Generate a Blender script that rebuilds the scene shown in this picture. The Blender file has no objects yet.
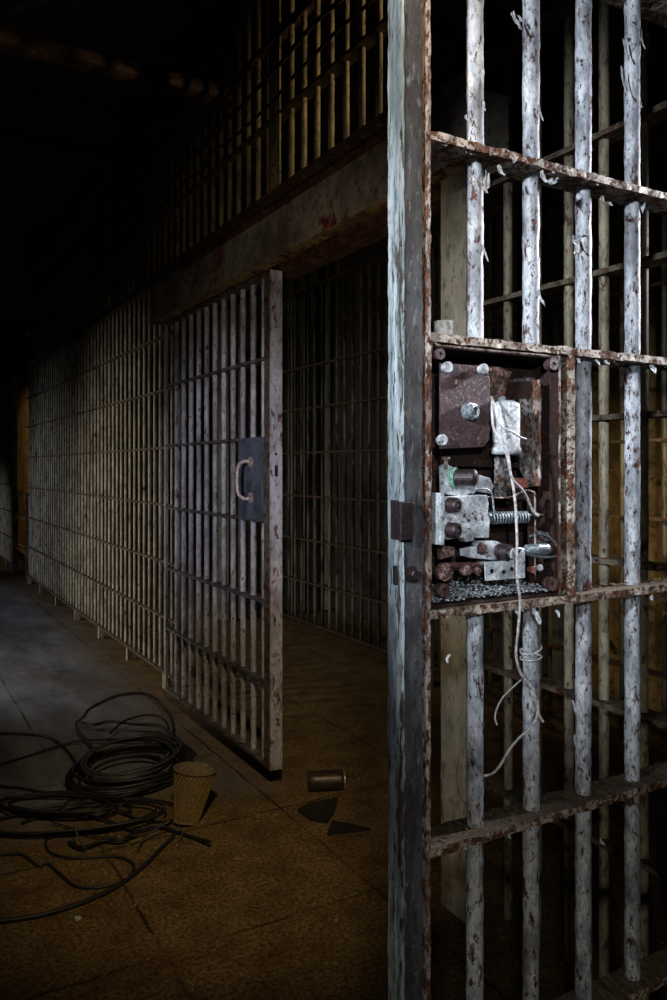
import bpy, math, random
from mathutils import Vector, Matrix, noise
R = random.Random(7)
C = bpy.context.scene.collection
PI = math.pi
HC = 1.4                      # camera height; world X = across the corridor, Y = along it
F, CX, HY = 792.0, 333.5, 468.0

def W(px, py, Y):             # point of the photo on the plane y = Y
    u = (px-CX)/F; z = Y/(.866-.5*u)
    return Vector((z*(.866*u+.5), Y, HC-(py-HY)/F*z))
def WX(px, py, X):            # point of the photo on the plane x = X
    u = (px-CX)/F; z = X/(.866*u+.5)
    return Vector((X, z*(.866-.5*u), HC-(py-HY)/F*z))
def G(px, py, h=0.0):         # point of the photo at height h above the floor
    z = (HC-h)*F/(py-HY); u = (px-CX)/F
    return Vector((z*(.866*u+.5), z*(.866-.5*u), h))

# ------------------------------------------------------------------ materials
def nodes(name):
    m = bpy.data.materials.new(name); m.use_nodes = True
    nt = m.node_tree; nt.nodes.clear()
    out = nt.nodes.new('ShaderNodeOutputMaterial'); b = nt.nodes.new('ShaderNodeBsdfPrincipled')
    nt.links.new(b.outputs[0], out.inputs[0])
    return m, nt, b
def N(nt, t, **k):
    n = nt.nodes.new(t)
    for a, v in k.items():
        if a.startswith('i_'):
            key = a[2:]
            n.inputs[int(key) if key.isdigit() else key].default_value = v
        else: setattr(n, a, v)
    return n
def ramp(nt, src, stops, interp='LINEAR'):
    r = nt.nodes.new('ShaderNodeValToRGB'); r.color_ramp.interpolation = interp
    e = r.color_ramp.elements
    while len(e) < len(stops): e.new(.5)
    for i, (p, c) in enumerate(stops):
        e[i].position = p; e[i].color = (*c, 1) if len(c) == 3 else c
    nt.links.new(src, r.inputs[0]); return r.outputs[0]
def grey(v): return (v, v, v)
def mix(nt, f, a, b, mode='MIX'):
    m = nt.nodes.new('ShaderNodeMix'); m.data_type = 'RGBA'; m.blend_type = mode
    for s, i in ((f, 0), (a, 6), (b, 7)):
        if isinstance(s, (int, float)): m.inputs[i].default_value = s
        elif isinstance(s, tuple): m.inputs[i].default_value = (*s, 1)
        else: nt.links.new(s, m.inputs[i])
    return m.outputs[2]
def pos(nt, scale=(1, 1, 1)):
    g = nt.nodes.new('ShaderNodeNewGeometry'); mp = N(nt, 'ShaderNodeMapping')
    mp.inputs['Scale'].default_value = scale
    nt.links.new(g.outputs['Position'], mp.inputs[0]); return mp.outputs[0]
def noi(nt, v, s, d=4, r=.6, off=0):
    n = N(nt, 'ShaderNodeTexNoise'); n.inputs['Scale'].default_value = s
    n.inputs['Detail'].default_value = d; n.inputs['Roughness'].default_value = r
    if off:
        a = N(nt, 'ShaderNodeVectorMath', operation='ADD'); a.inputs[1].default_value = (off, off*.7, off*1.3)
        nt.links.new(v, a.inputs[0]); v = a.outputs[0]
    nt.links.new(v, n.inputs['Vector']); return n.outputs[0]
def bump(nt, b, h, st, dist=.002):
    n = N(nt, 'ShaderNodeBump'); n.inputs['Strength'].default_value = st; n.inputs['Distance'].default_value = dist
    nt.links.new(h, n.inputs['Height']); nt.links.new(n.outputs[0], b.inputs['Normal'])

def peeling(name, paint, paint2, rust=(.09, .035, .018), chip=.5, big=.5, fs=70, rough=.55, stretch=.45, spec=.35, bst=.7, speck=None, dust=None, grime=.75):
    """old paint over rust: large worn patches + small chips; chip/big = noise threshold (lower = more rust)"""
    m, nt, b = nodes(name)
    v = pos(nt, (1, 1, stretch))
    tone = mix(nt, ramp(nt, noi(nt, v, fs*.55, 6, .7), [(.36, grey(0)), (.64, grey(1))]), paint, paint2)
    stain = ramp(nt, noi(nt, v, fs*.22, 6, .7, 5), [(.43, grey(0)), (.61, grey(.9))])
    tone = mix(nt, stain, tone, tuple(.42*c+.15*r for c, r in zip(paint2, rust)))
    crk = ramp(nt, noi(nt, v, fs*1.9, 6, .8, 41), [(.535, grey(0)), (.60, grey(grime))])
    tone = mix(nt, crk, tone, tuple(.25*c for c in paint2))
    a = noi(nt, v, fs*1.1, 8, .74, 11)
    c = noi(nt, v, fs*.34, 9, .76, 23)
    m1 = ramp(nt, a, [(chip, grey(0)), (chip+.015, grey(1))])
    m2 = ramp(nt, c, [(big, grey(0)), (big+.02, grey(1))])
    mk = mix(nt, 1.0, m1, m2, 'LIGHTEN')
    rt = mix(nt, ramp(nt, noi(nt, v, fs*1.3, 4, .7, 31), [(.42, grey(0)), (.66, grey(1))]), tuple(x*.35 for x in rust), tuple(min(1, x*2.1) for x in rust))
    col = mix(nt, mk, tone, rt)
    if speck:
        col = mix(nt, ramp(nt, noi(nt, v, fs*1.6, 7, .8, 57), [(.56, grey(0)), (.62, grey(.9))]), col, speck)
    if dust:          # dust lying on what faces up
        g = nt.nodes.new('ShaderNodeNewGeometry'); sx = N(nt, 'ShaderNodeSeparateXYZ'); nt.links.new(g.outputs['Normal'], sx.inputs[0])
        up_ = ramp(nt, sx.outputs[2], [(.55, grey(0)), (.85, grey(.93))])
        dc = mix(nt, ramp(nt, noi(nt, v, 170, 5, .8, 9), [(.4, grey(0)), (.62, grey(1))]), tuple(c*.55 for c in dust), dust)
        col = mix(nt, up_, col, dc)
    nt.links.new(col, b.inputs['Base Color'])
    b.inputs['Specular IOR Level'].default_value = spec
    rr = ramp(nt, mk, [(0, grey(rough)), (1, grey(.9))]); nt.links.new(rr, b.inputs['Roughness'])
    h = mix(nt, .25, mix(nt, 1.0, grey(1.0), mk, 'SUBTRACT'), noi(nt, v, fs*2.2, 4, .7, 3))
    bump(nt, b, h, bst, .0016)
    return m
def plain(name, col, rough=.6, metal=0, var=.35, s=60, bst=.3):
    m, nt, b = nodes(name); v = pos(nt)
    c = mix(nt, ramp(nt, noi(nt, v, s), [(.35, grey(0)), (.65, grey(1))]), tuple(x*(1-var) for x in col), tuple(min(1, x*(1+var)) for x in col))
    nt.links.new(c, b.inputs['Base Color']); b.inputs['Roughness'].default_value = rough; b.inputs['Metallic'].default_value = metal
    bump(nt, b, noi(nt, v, s*2.5), bst, .001); return m

M = {}
M['gate'] = peeling('gate_paint', (.66, .69, .73), (.30, .335, .39), chip=.575, big=.585, fs=85, rust=(.08, .032, .024))
M['gate_edge'] = peeling('gate_rail_paint', (.66, .60, .52), (.36, .29, .22), chip=.525, big=.53, fs=80, rust=(.11, .045, .022), stretch=1, bst=1, dust=(.30, .24, .17))
M['stile'] = peeling('stile_paint', (.56, .50, .48), (.33, .25, .21), chip=.525, big=.53, fs=100, rust=(.10, .038, .02), bst=1)
M['post'] = peeling('post_paint', (.47, .54, .58), (.15, .19, .21), chip=.57, big=.585, fs=80, rust=(.04, .035, .034), stretch=.11, grime=.95)
M['nearcream_shaded'] = peeling('near_grille_paint_shaded', (.38, .34, .23), (.24, .21, .15), chip=.58, big=.60, fs=45, rust=(.07, .032, .016))  # cream paint darkened in colour to pass for dimmer light behind the gate
M['post_face'] = peeling('post_worn_face', (.10, .105, .115), (.05, .054, .058), chip=.63, big=.61, fs=60, rust=(.08, .034, .02), stretch=.3, rough=.6, spec=.25, bst=.5, speck=(.17, .18, .19))
M['boxrust'] = peeling('rusted_box_sheet', (.040, .017, .014), (.018, .010, .012), chip=.55, big=.56, fs=110, rust=(.07, .026, .012), stretch=1, rough=.8, bst=1)
M['boxplate'] = peeling('rusted_lock_plate', (.060, .038, .052), (.095, .058, .066), chip=.56, big=.60, fs=130, rust=(.10, .045, .03), stretch=1, rough=.55, bst=1, speck=(.24, .17, .15))
M['scale'] = peeling('flaking_scale', (.48, .33, .30), (.20, .11, .10), chip=.50, big=.53, fs=150, rust=(.08, .034, .022), stretch=1, rough=.8, bst=1, speck=(.55, .45, .42))
M['white'] = peeling('mechanism_white_paint', (.80, .84, .88), (.42, .47, .51), chip=.60, big=.62, fs=120, rust=(.06, .03, .026), stretch=1, bst=.7, grime=.9)
M['dirtywhite'] = peeling('mechanism_dirty_paint', (.36, .38, .39), (.16, .16, .165), chip=.53, big=.53, fs=130, rust=(.07, .034, .022), stretch=1, bst=1)
M['bolt'] = plain('dark_bolt_steel', (.035, .024, .026), .45, .4, .5, 200, .5)
M['boltrust'] = peeling('rusty_bolt', (.13, .055, .04), (.07, .03, .025), chip=.55, big=.55, fs=160, rust=(.04, .02, .015), stretch=1, rough=.85, bst=1, speck=(.26, .16, .12))
M['steel'] = plain('grey_steel', (.26, .31, .34), .38, .5, .6, 260, .5)
M['green'] = plain('green_washer', (.11, .27, .20), .55, 0, .6, 260, .3)
M['red'] = plain('red_terminal', (.22, .075, .055), .6, 0, .6, 260, .4)
M['chips'] = plain('paint_chips', (.36, .40, .43), .7, 0, .9, 300, .3)
M['flake'] = plain('paint_flakes', (.46, .49, .52), .65, 0, .4, 120, .3)
M['wire'] = plain('white_wire', (.46, .45, .45), .5, 0, .5, 160, .2)
M['darkwire'] = plain('dark_wire', (.10, .095, .09), .5, 0, .3, 80, .1)
M['door'] = peeling('door_paint', (.55, .54, .60), (.40, .38, .42), chip=.60, big=.60, fs=40, rust=(.10, .042, .025))
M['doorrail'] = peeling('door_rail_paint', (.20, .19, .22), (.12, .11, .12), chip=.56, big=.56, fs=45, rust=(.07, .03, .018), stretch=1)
M['stile2'] = peeling('door_stile_paint', (.64, .62, .70), (.44, .41, .46), chip=.60, big=.565, fs=34, rust=(.15, .06, .035), stretch=.4)
M['doorplate'] = peeling('lock_plate_paint', (.15, .17, .23), (.11, .125, .17), chip=.66, big=.66, fs=60, rust=(.03, .03, .04), stretch=1)
M['handle'] = plain('handle_worn_steel', (.42, .34, .33), .42, .3, .35, 90, .3)
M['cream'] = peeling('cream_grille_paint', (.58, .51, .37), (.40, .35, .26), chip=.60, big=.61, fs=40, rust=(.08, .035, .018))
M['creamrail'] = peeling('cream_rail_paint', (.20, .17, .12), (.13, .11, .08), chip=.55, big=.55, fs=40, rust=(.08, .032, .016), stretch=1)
M['jamb'] = peeling('jamb_paint', (.80, .74, .58), (.66, .60, .46), chip=.68, big=.67, fs=20, rust=(.12, .07, .04))
M['house'] = peeling('housing_paint', (.30, .27, .22), (.20, .17, .14), chip=.62, big=.565, fs=14, rust=(.17, .035, .03), stretch=1, rough=.5)
M['lip'] = peeling('lintel_paint', (.42, .28, .10), (.28, .16, .06), chip=.55, big=.56, fs=22, rust=(.10, .03, .014), stretch=1)
M['lintel'] = peeling('dark_lintel_paint', (.20, .09, .045), (.09, .035, .02), chip=.56, big=.56, fs=22, rust=(.05, .018, .010), stretch=1)
M['pipe'] = peeling('rusty_pipe', (.06, .03, .015), (.03, .015, .01), chip=.55, big=.55, fs=30, rust=(.10, .045, .022), stretch=1)
M['cable'] = plain('black_cable', (.014, .014, .017), .5, 0, .3, 40, .1)
M['cable2'] = plain('grey_cable', (.045, .045, .05), .45, 0, .3, 40, .1)
M['basket'] = plain('straw_yellow', (.22, .14, .035), .8, 0, .4, 90, .5)
M['basketrim'] = plain('pale_straw', (.15, .11, .065), .8, 0, .4, 90, .5)
M['can'] = plain('dark_can', (.05, .035, .02), .4, .3, .5, 60, .3)
M['canrim'] = plain('bare_tin', (.5, .46, .4), .35, .7, .3, 60, .2)
M['tile'] = plain('dark_tile', (.010, .007, .004), .9, 0, .5, 60, .3)
M['brownchips'] = plain('brown_debris', (.20, .12, .045), .9, 0, .6, 15, .4)
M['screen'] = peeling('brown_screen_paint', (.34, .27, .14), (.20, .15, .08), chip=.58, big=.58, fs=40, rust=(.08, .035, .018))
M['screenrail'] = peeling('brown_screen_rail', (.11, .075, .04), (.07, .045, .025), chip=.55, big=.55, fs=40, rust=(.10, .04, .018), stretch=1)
M['dimcream'] = peeling('rear_screen_paint_shaded', (.17, .155, .09), (.07, .065, .045), chip=.56, big=.53, fs=12, rust=(.03, .02, .012), stretch=.3)  # gloom of the unlit cell put into the paint colour
M['plaster'] = peeling('ochre_plaster', (.50, .34, .13), (.38, .25, .09), chip=.62, big=.60, fs=14, rust=(.10, .055, .02), stretch=1, rough=.85)
M['dark'] = plain('dark_plaster', (.045, .036, .03), .9, 0, .4, 8, .5)
M['darkwall'] = plain('corridor_wall_plaster', (.10, .10, .10), .9, 0, .4, 8, .5)
M['pale'] = peeling('pale_partition', (.20, .19, .12), (.14, .13, .08), chip=.66, big=.65, fs=12, rust=(.06, .04, .02))

def floor_mat():
    m, nt, b = nodes('slab_floor')
    g = nt.nodes.new('ShaderNodeNewGeometry'); sx = N(nt, 'ShaderNodeSeparateXYZ'); nt.links.new(g.outputs['Position'], sx.inputs[0])
    v = pos(nt)
    def math_(op, a, b_=None, c=None):
        n = N(nt, 'ShaderNodeMath', operation=op)
        for i, s in enumerate((a, b_, c)):
            if s is None: continue
            if isinstance(s, (int, float)): n.inputs[i].default_value = s
            else: nt.links.new(s, n.inputs[i])
        return n.outputs[0]
    wob = math_('MULTIPLY', math_('SUBTRACT', noi(nt, v, 9, 4), .5), .03)
    def seam(o, off):
        t = math_('FRACT', math_('DIVIDE', math_('ADD', math_('ADD', o, off), wob), .72))
        return math_('LESS_THAN', math_('MULTIPLY', math_('ABSOLUTE', math_('SUBTRACT', t, .5)), .72), .0055)
    s = math_('MULTIPLY', math_('MAXIMUM', seam(sx.outputs[0], .36), seam(sx.outputs[1], .36-2.21+.72*4-.0)), ramp(nt, noi(nt, v, 3.1, 4, .6, 61), [(.36, grey(.15)), (.6, grey(1))]))
    # tone boundary: brown in the near part and inside the cells, grey down the corridor
    n1 = noi(nt, v, 2.2, 5, .6, 4)
    d1 = math_('ADD', math_('MULTIPLY', math_('SUBTRACT', n1, .5), 1.3), math_('SUBTRACT', 3.25, sx.outputs[1]))
    d2 = math_('ADD', math_('MULTIPLY', math_('SUBTRACT', n1, .5), .4), math_('SUBTRACT', sx.outputs[0], 1.42))
    dd = math_('MAXIMUM', d1, d2)
    mk = ramp(nt, math_('ADD', math_('MULTIPLY', dd, 1.2), .5), [(.25, grey(0)), (.75, grey(1))])
    fine = noi(nt, v, 75, 7, .8, 8); mid = noi(nt, v, 7, 5, .65, 18)
    brown = mix(nt, ramp(nt, fine, [(.42, grey(0)), (.60, grey(1))]), (.085, .050, .016), (.42, .28, .11))
    brown = mix(nt, ramp(nt, mid, [(.38, grey(0)), (.66, grey(1))]), brown, mix(nt, ramp(nt, fine, [(.4, grey(0)), (.62, grey(1))]), (.05, .026, .008), (.24, .13, .045)))
    vs = pos(nt, (1.0, .35, 1))
    gy = mix(nt, ramp(nt, noi(nt, vs, 5, 6, .7, 2), [(.35, grey(0)), (.68, grey(1))]), (.10, .10, .115), (.25, .25, .275))
    gy = mix(nt, ramp(nt, noi(nt, vs, 1.6, 4, .6, 27), [(.48, grey(0)), (.68, grey(.8))]), gy, (.075, .06, .045))
    col = mix(nt, mk, gy, brown)
    col = mix(nt, math_('MULTIPLY', s, .85), col, (.02, .012, .006))
    nt.links.new(col, b.inputs['Base Color'])
    nt.links.new(ramp(nt, mk, [(0, grey(.62)), (1, grey(.9))]), b.inputs['Roughness'])
    b.inputs['Specular IOR Level'].default_value = .3
    h = math_('SUBTRACT', math_('MULTIPLY', fine, ramp(nt, mk, [(0, grey(.25)), (1, grey(1))])), math_('MULTIPLY', s, .8))
    bump(nt, b, h, .9, .012)
    return m
M['floor'] = floor_mat()

# ------------------------------------------------------------------ mesh builder
class MB:
    def __init__(s): s.v = []; s.f = []; s.sm = []
    def add(s, vs, fs, smooth=False):
        o = len(s.v); s.v += [Vector(v) for v in vs]; s.f += [tuple(i+o for i in f) for f in fs]; s.sm += [smooth]*len(fs); return s
    def box(s, a, b, bev=0):
        x0, x1 = sorted((a[0], b[0])); y0, y1 = sorted((a[1], b[1])); z0, z1 = sorted((a[2], b[2]))
        s.sweep([(x0, y0), (x1, y0), (x1, y1), (x0, y1)], 'z', z0, z1, 1); return s
    def sweep(s, prof, axis, a0, a1, n=1, jit=0, fr=30, smooth=False, seed=0):
        k = len(prof); vs = []
        for i in range(n+1):
            t = a0+(a1-a0)*i/n
            for (p, q) in prof:
                c = {'z': (p, q, t), 'x': (t, p, q), 'y': (q, t, p)}[axis]
                c = Vector(c)
                if jit:
                    d = noise.noise_vector(c*fr+Vector((seed, 0, 0))) + .6*noise.noise_vector(c*fr*2.7)
                    if i in (0, n): d[{'x': 0, 'y': 1, 'z': 2}[axis]] = 0
                    c = c+d*jit
                vs.append(c)
        fs = [tuple((i*k+j, i*k+(j+1) % k, (i+1)*k+(j+1) % k, (i+1)*k+j)) for i in range(n) for j in range(k)]
        s.add(vs, fs, smooth); o = len(s.v)-len(vs)
        s.f += [tuple(o+j for j in reversed(range(k))), tuple(o+n*k+j for j in range(k))]; s.sm += [False, False]
        return s
    def bar(s, x, y, z0, z1, r, n=1, jit=0, seg=12, seed=0):
        return s.sweep([(x+r*math.cos(2*PI*i/seg), y+r*math.sin(2*PI*i/seg)) for i in range(seg)], 'z', z0, z1, n, jit, 45, True, seed)
    def cyl(s, a, b, r0, r1=None, seg=20, smooth=True, caps=True):
        a, b = Vector(a), Vector(b); r1 = r0 if r1 is None else r1
        d = (b-a).normalized(); u = d.orthogonal().normalized(); w = d.cross(u)
        vs = [a+(u*math.cos(2*PI*i/seg)+w*math.sin(2*PI*i/seg))*r0 for i in range(seg)]
        vs += [b+(u*math.cos(2*PI*i/seg)+w*math.sin(2*PI*i/seg))*r1 for i in range(seg)]
        s.add(vs, [(i, (i+1) % seg, seg+(i+1) % seg, seg+i) for i in range(seg)], smooth)
        if caps:
            s.add(vs[:seg], [tuple(reversed(range(seg)))]); s.add(vs[seg:], [tuple(range(seg))])
        return s
    def lathe(s, a, b, prof, seg=24, smooth=False):      # prof: (distance along a->b, radius)
        a, b = Vector(a), Vector(b); d = (b-a).normalized(); u = d.orthogonal().normalized(); w = d.cross(u)
        vs = []
        for (t, r) in prof: vs += [a+d*t+(u*math.cos(2*PI*i/seg)+w*math.sin(2*PI*i/seg))*r for i in range(seg)]
        n = len(prof)
        s.add(vs, [(k*seg+i, k*seg+(i+1) % seg, (k+1)*seg+(i+1) % seg, (k+1)*seg+i) for k in range(n-1) for i in range(seg)], smooth)
        s.add(vs[:seg], [tuple(reversed(range(seg)))]); s.add(vs[-seg:], [tuple(range(seg))]); return s
    def prism(s, pts, dy):                                # pts: 3D polygon, extruded along dy (vector)
        n = len(pts); dy = Vector(dy); vs = [Vector(p) for p in pts]+[Vector(p)+dy for p in pts]
        s.add(vs, [tuple(reversed(range(n))), tuple(range(n, 2*n))]+[(i, (i+1) % n, n+(i+1) % n, n+i) for i in range(n)]); return s
    def tube(s, pts, r, seg=8, closed=False, sub=6):
        P = [Vector(p) for p in pts]; Q = []
        n = len(P)
        for i in range(n if closed else n-1):
            p0 = P[(i-1) % n] if closed else P[max(i-1, 0)]; p1 = P[i % n]; p2 = P[(i+1) % n]; p3 = P[(i+2) % n] if closed else P[min(i+2, n-1)]
            for k in range(sub):
                t = k/sub
                Q.append(.5*((2*p1)+(-p0+p2)*t+(2*p0-5*p1+4*p2-p3)*t*t+(-p0+3*p1-3*p2+p3)*t**3))
        if not closed: Q.append(P[-1])
        m = len(Q); vs = []; up = None
        for i in range(m):
            d = ((Q[(i+1) % m]-Q[i-1]) if closed else (Q[min(i+1, m-1)]-Q[max(i-1, 0)]))
            d = d.normalized() if d.length > 1e-9 else Vector((0, 0, 1))
            if up is None: up = d.orthogonal().normalized()
            up = (up-d*up.dot(d)).normalized(); w = d.cross(up)
            vs += [Q[i]+(up*math.cos(2*PI*j/seg)+w*math.sin(2*PI*j/seg))*r for j in range(seg)]
        e = m if closed else m-1
        s.add(vs, [(i*seg+j, i*seg+(j+1) % seg, ((i+1) % m)*seg+(j+1) % seg, ((i+1) % m)*seg+j) for i in range(e) for j in range(seg)], True)
        if not closed:
            s.add(vs[:seg], [tuple(reversed(range(seg)))]); s.add(vs[-seg:], [tuple(range(seg))])
        return s
    def build(s, name, mat, parent=None, bevel=0, label=None):
        me = bpy.data.meshes.new(name); 
        off = Vector((0, 0, 0))
        if parent is None:
            n = len(s.v); zs = min(v.z for v in s.v)
            off = Vector((sum(v.x for v in s.v)/n, sum(v.y for v in s.v)/n, zs))
        else:
            off = parent['_o'] if isinstance(parent.get('_o'), Vector) else WP[parent.name]
        me.from_pydata([v-off for v in s.v], [], s.f); me.update()
        for p, sm in zip(me.polygons, s.sm): p.use_smooth = sm
        mm = M[mat] if isinstance(mat, str) else mat
        me.materials.append(mm)
        import bmesh
        bm = bmesh.new(); bm.from_mesh(me); bmesh.ops.recalc_face_normals(bm, faces=bm.faces); bm.to_mesh(me); bm.free()
        o = bpy.data.objects.new(name, me); C.objects.link(o)
        if parent is None: o.location = off; WP[o.name] = off
        else: o.parent = parent; WP[o.name] = WP[parent.name]
        if bevel:
            b = o.modifiers.new('Bevel', 'BEVEL'); b.width = bevel; b.segments = 2; b.limit_method = 'ANGLE'
        if label: o['label'] = label
        return o
WP = {}
def tag(o, label=None, cat=None, group=None, kind=None):
    for k, v in (('label', label), ('category', cat), ('group', group), ('kind', kind)):
        if v: o[k] = v
    return o
def empty(name, loc, label, cat, group=None):
    o = bpy.data.objects.new(name, None); C.objects.link(o); o.location = loc; WP[o.name] = Vector(loc); o.empty_display_size = .1
    return tag(o, label, cat, group)
def struct(name, mb, mat): return tag(mb.build(name, mat), kind='structure')
def ring8(x0, x1, y0, y1):
    xm, ym = (x0+x1)/2, (y0+y1)/2
    return [(x0, y0), (xm, y0), (x1, y0), (x1, ym), (x1, y1), (xm, y1), (x0, y1), (x0, ym)]

# ------------------------------------------------------------------ the room
XW = 1.60          # plane of the cell fronts
struct('floor', MB().box((-2.0, -1.5, -.1), (5.2, 19, 0)), 'floor')
struct('ceiling', MB().box((-2.0, -1.5, 3.9), (5.2, 19, 4.0)), 'dark')
wl = MB()          # outer corridor wall with two tall window openings (off frame, they bring the daylight)
wins = [(-.9, .5, 1.5, 2.6), (5.2, 7.6, 1.0, 2.3)]
ys = [-1.5, -.9, .5, 5.2, 7.6, 19]
for i in range(5):
    y0, y1 = ys[i], ys[i+1]
    w = [q for q in wins if q[0] == y0]
    if w: wl.box((-2.12, y0, 0), (-2.0, y1, w[0][2])); wl.box((-2.12, y0, w[0][3]), (-2.0, y1, 3.9))
    else: wl.box((-2.12, y0, 0), (-2.0, y1, 3.9))
struct('wall_left', wl, 'darkwall')
struct('wall_back', MB().box((-2.0, -1.6, 0), (5.2, -1.5, 3.9)), 'dark')
struct('wall_right', MB().box((5.2, -1.5, 0), (5.3, 19, 3.9)), 'dark')
struct('wall_far', MB().box((-2.0, 19, 0), (5.2, 19.1, 3.9)), 'dark')
struct('wall_cell_rear', MB().box((3.95, -1.5, 0), (4.05, 8.0, 3.9)), 'dark')
struct('wall_alcove', MB().box((2.3, 13.2, 0), (2.42, 18.5, 3.9)), 'plaster')
pt = MB()
for i in range(10):
    x = 2.72+i*.13
    pt.sweep([(x, 6.75), (x+.05, 6.70), (x+.10, 6.75), (x+.13, 6.77), (x+.13, 6.85), (x, 6.85)], 'z', 0.02, 3.9, 1)
struct('wall_cell_partition', pt, 'pale')
struct('wall_pier', MB().box((3.6, 3.00, 0), (3.949, 3.27, 3.9)), 'plaster')
struct('trim_1', MB().box((3.80, 3.62, 0), (3.949, 3.78, 3.9)), 'pale')

# ------------------------------------------------------------------ post at the gate
post = empty('steel_post', (.69, .97, 0), 'blue-white peeling square steel post with a worn grey front, left of the open lock box', 'post')
PX0, PX1, PF, PB = .6590, .6975, .945, .9790
MB().sweep([(PX0+.001, PF), (PX1-.001, PF), (PX1-.001, PF+.006), (PX0+.001, PF+.006)], 'z', 0, 3.9, 190, .0010, 38).build('front_face', 'post_face', post, label='grey worn front face of the post')
MB().sweep([(PX0, PF+.0005), (PX0+.0035, PF-.002), (PX0+.006, PF+.001), (PX1-.004, PF+.007), (PX1-.002, PB), (PX0, PB), (PX0-.0005, (PF+PB)/2)], 'z', 0, 3.9, 230, .0016, 42).build('tube', 'post', post)
a = W(400, 502, PF-.012); b = W(413, 540, PF-.012)
MB().box((a.x, PF-.014, b.z), (b.x, PF+.002, a.z)).build('keeper_block', 'bolt', post, .0015, label='dark rusty keeper block on the post')
a = W(396, 502, PF)
MB().box((PX0-.004, PF+.006, b.z), (PX0+.002, PB-.012, a.z+.002)).build('side_plate', 'bolt', post, .001)
c = W(411, 574, PF)
MB().lathe((c.x, PF+.002, c.z), (c.x, PF-.03, c.z), [(0, .0125), (.008, .0125), (.0081, .0095), (.016, .0095), (.018, .008)], 8).build('bolt', 'bolt', post)
MB().box((PX0-.003, PF+.008, c.z-.016), (PX0+.002, PB-.016, c.z+.012)).build('side_plate', 'bolt', post, .001)

# ------------------------------------------------------------------ barred gate across the corridor
gate = empty('barred_gate', (1.1, .98, 0), 'peeling white barred gate in front with an open rusted lock box in it', 'gate')
GF, GB, GY = .945, 1.005, .978
def stile(x0, x1, z0, z1, mat='stile', jit=.0016):
    return MB().sweep(ring8(x0, x1, GF, GB), 'z', z0, z1, int((z1-z0)/.012), jit, 55).build('stile', mat, gate)
stile(.7045, .7120, .05, 3.05)
stile(1.53, 1.545, .05, 3.05)
BX = [.824, .9445, 1.0675, 1.1935, 1.317, 1.44]
zb0, zb1 = 1.188, 1.588       # lock box opening in the gate
for i, x in enumerate(BX):
    spans = [(.06, 3.04)] if i > 1 else [(.06, zb0-.007), (zb1+.007, 3.04)]
    for z0, z1 in spans:
        MB().bar(x, GY, z0, z1, .0138, int((z1-z0)/.011), .0013, 16, i*3).build('bar', 'gate', gate)
def rail(x0, x1, z, t=.013, mat='gate_edge'):
    prof = [(GF, z), (GF, z+t/2), (GF, z+t), ((GF+GB)/2, z+t), (GB, z+t), (GB, z+t/2), (GB, z), ((GF+GB)/2, z)]
    return MB().sweep(prof, 'x', x0, x1, int((x1-x0)/.008), .0019, 60).build('rail', mat, gate)
rail(.712, 1.53, 1.888); rail(.712, 1.53, 1.588); rail(.712, 1.53, 1.175); rail(.712, 1.53, .820, .014); rail(.712, 1.53, .46)
rail(.712, 1.53, .10); rail(.712, 1.53, 2.25); rail(.712, 1.53, 2.62); rail(.712, 1.53, 3.03)
MB().sweep(ring8(1.0005, 1.0120, GF, GB-.02), 'z', zb0, zb1, 40, .0017, 60).build('box_stile', 'gate_edge', gate)

# hanging / curled flakes of paint on rails and bars (real bits of paint)
def flake(p, w, h, curl=.5, ang=0, seed=0, mat='flake', name='paint_flake'):
    rr = random.Random(seed); mb = MB(); n, m = 5, 6; vs = []
    for i in range(m+1):
        t = i/m; wid = .8*w*(.35+.65*math.sin(PI*min(1, t*.8+.15)))*rr.uniform(.45, 1.25); zz = -.9*h*t
        for j in range(n+1):
            q = j/n-.5; x = q*wid+.15*w*math.sin(5*t+seed); y = -curl*h*t*t-curl*w*(q*q)*1.6
            z = zz+rr.uniform(-.06, .06)*h
            ca, sa = math.cos(ang), math.sin(ang)
            vs.append(Vector((x*ca-z*sa, y, x*sa+z*ca)))
    k = n+1
    top = [v+Vector(p) for v in vs]; bot = [v+Vector((0, .0007, 0)) for v in top]; o = len(top)
    fs = [(i*k+j, i*k+j+1, (i+1)*k+j+1, (i+1)*k+j) for i in range(m) for j in range(n)]
    mb.add(top, fs, True); mb.add(bot, [tuple(reversed(f)) for f in fs], True)
    bd = [j for j in range(k)]+[i*k+n for i in range(1, m+1)]+[m*k+j for j in range(n-1, -1, -1)]+[i*k for i in range(m-1, 0, -1)]
    mb.v += []; L = len(bd); base = len(mb.v)-2*o
    for i in range(L):
        a_, b_ = bd[i], bd[(i+1) % L]; mb.f.append((base+a_, base+b_, base+o+b_, base+o+a_)); mb.sm.append(False)
    return mb.build(name, mat, gate)
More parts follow.
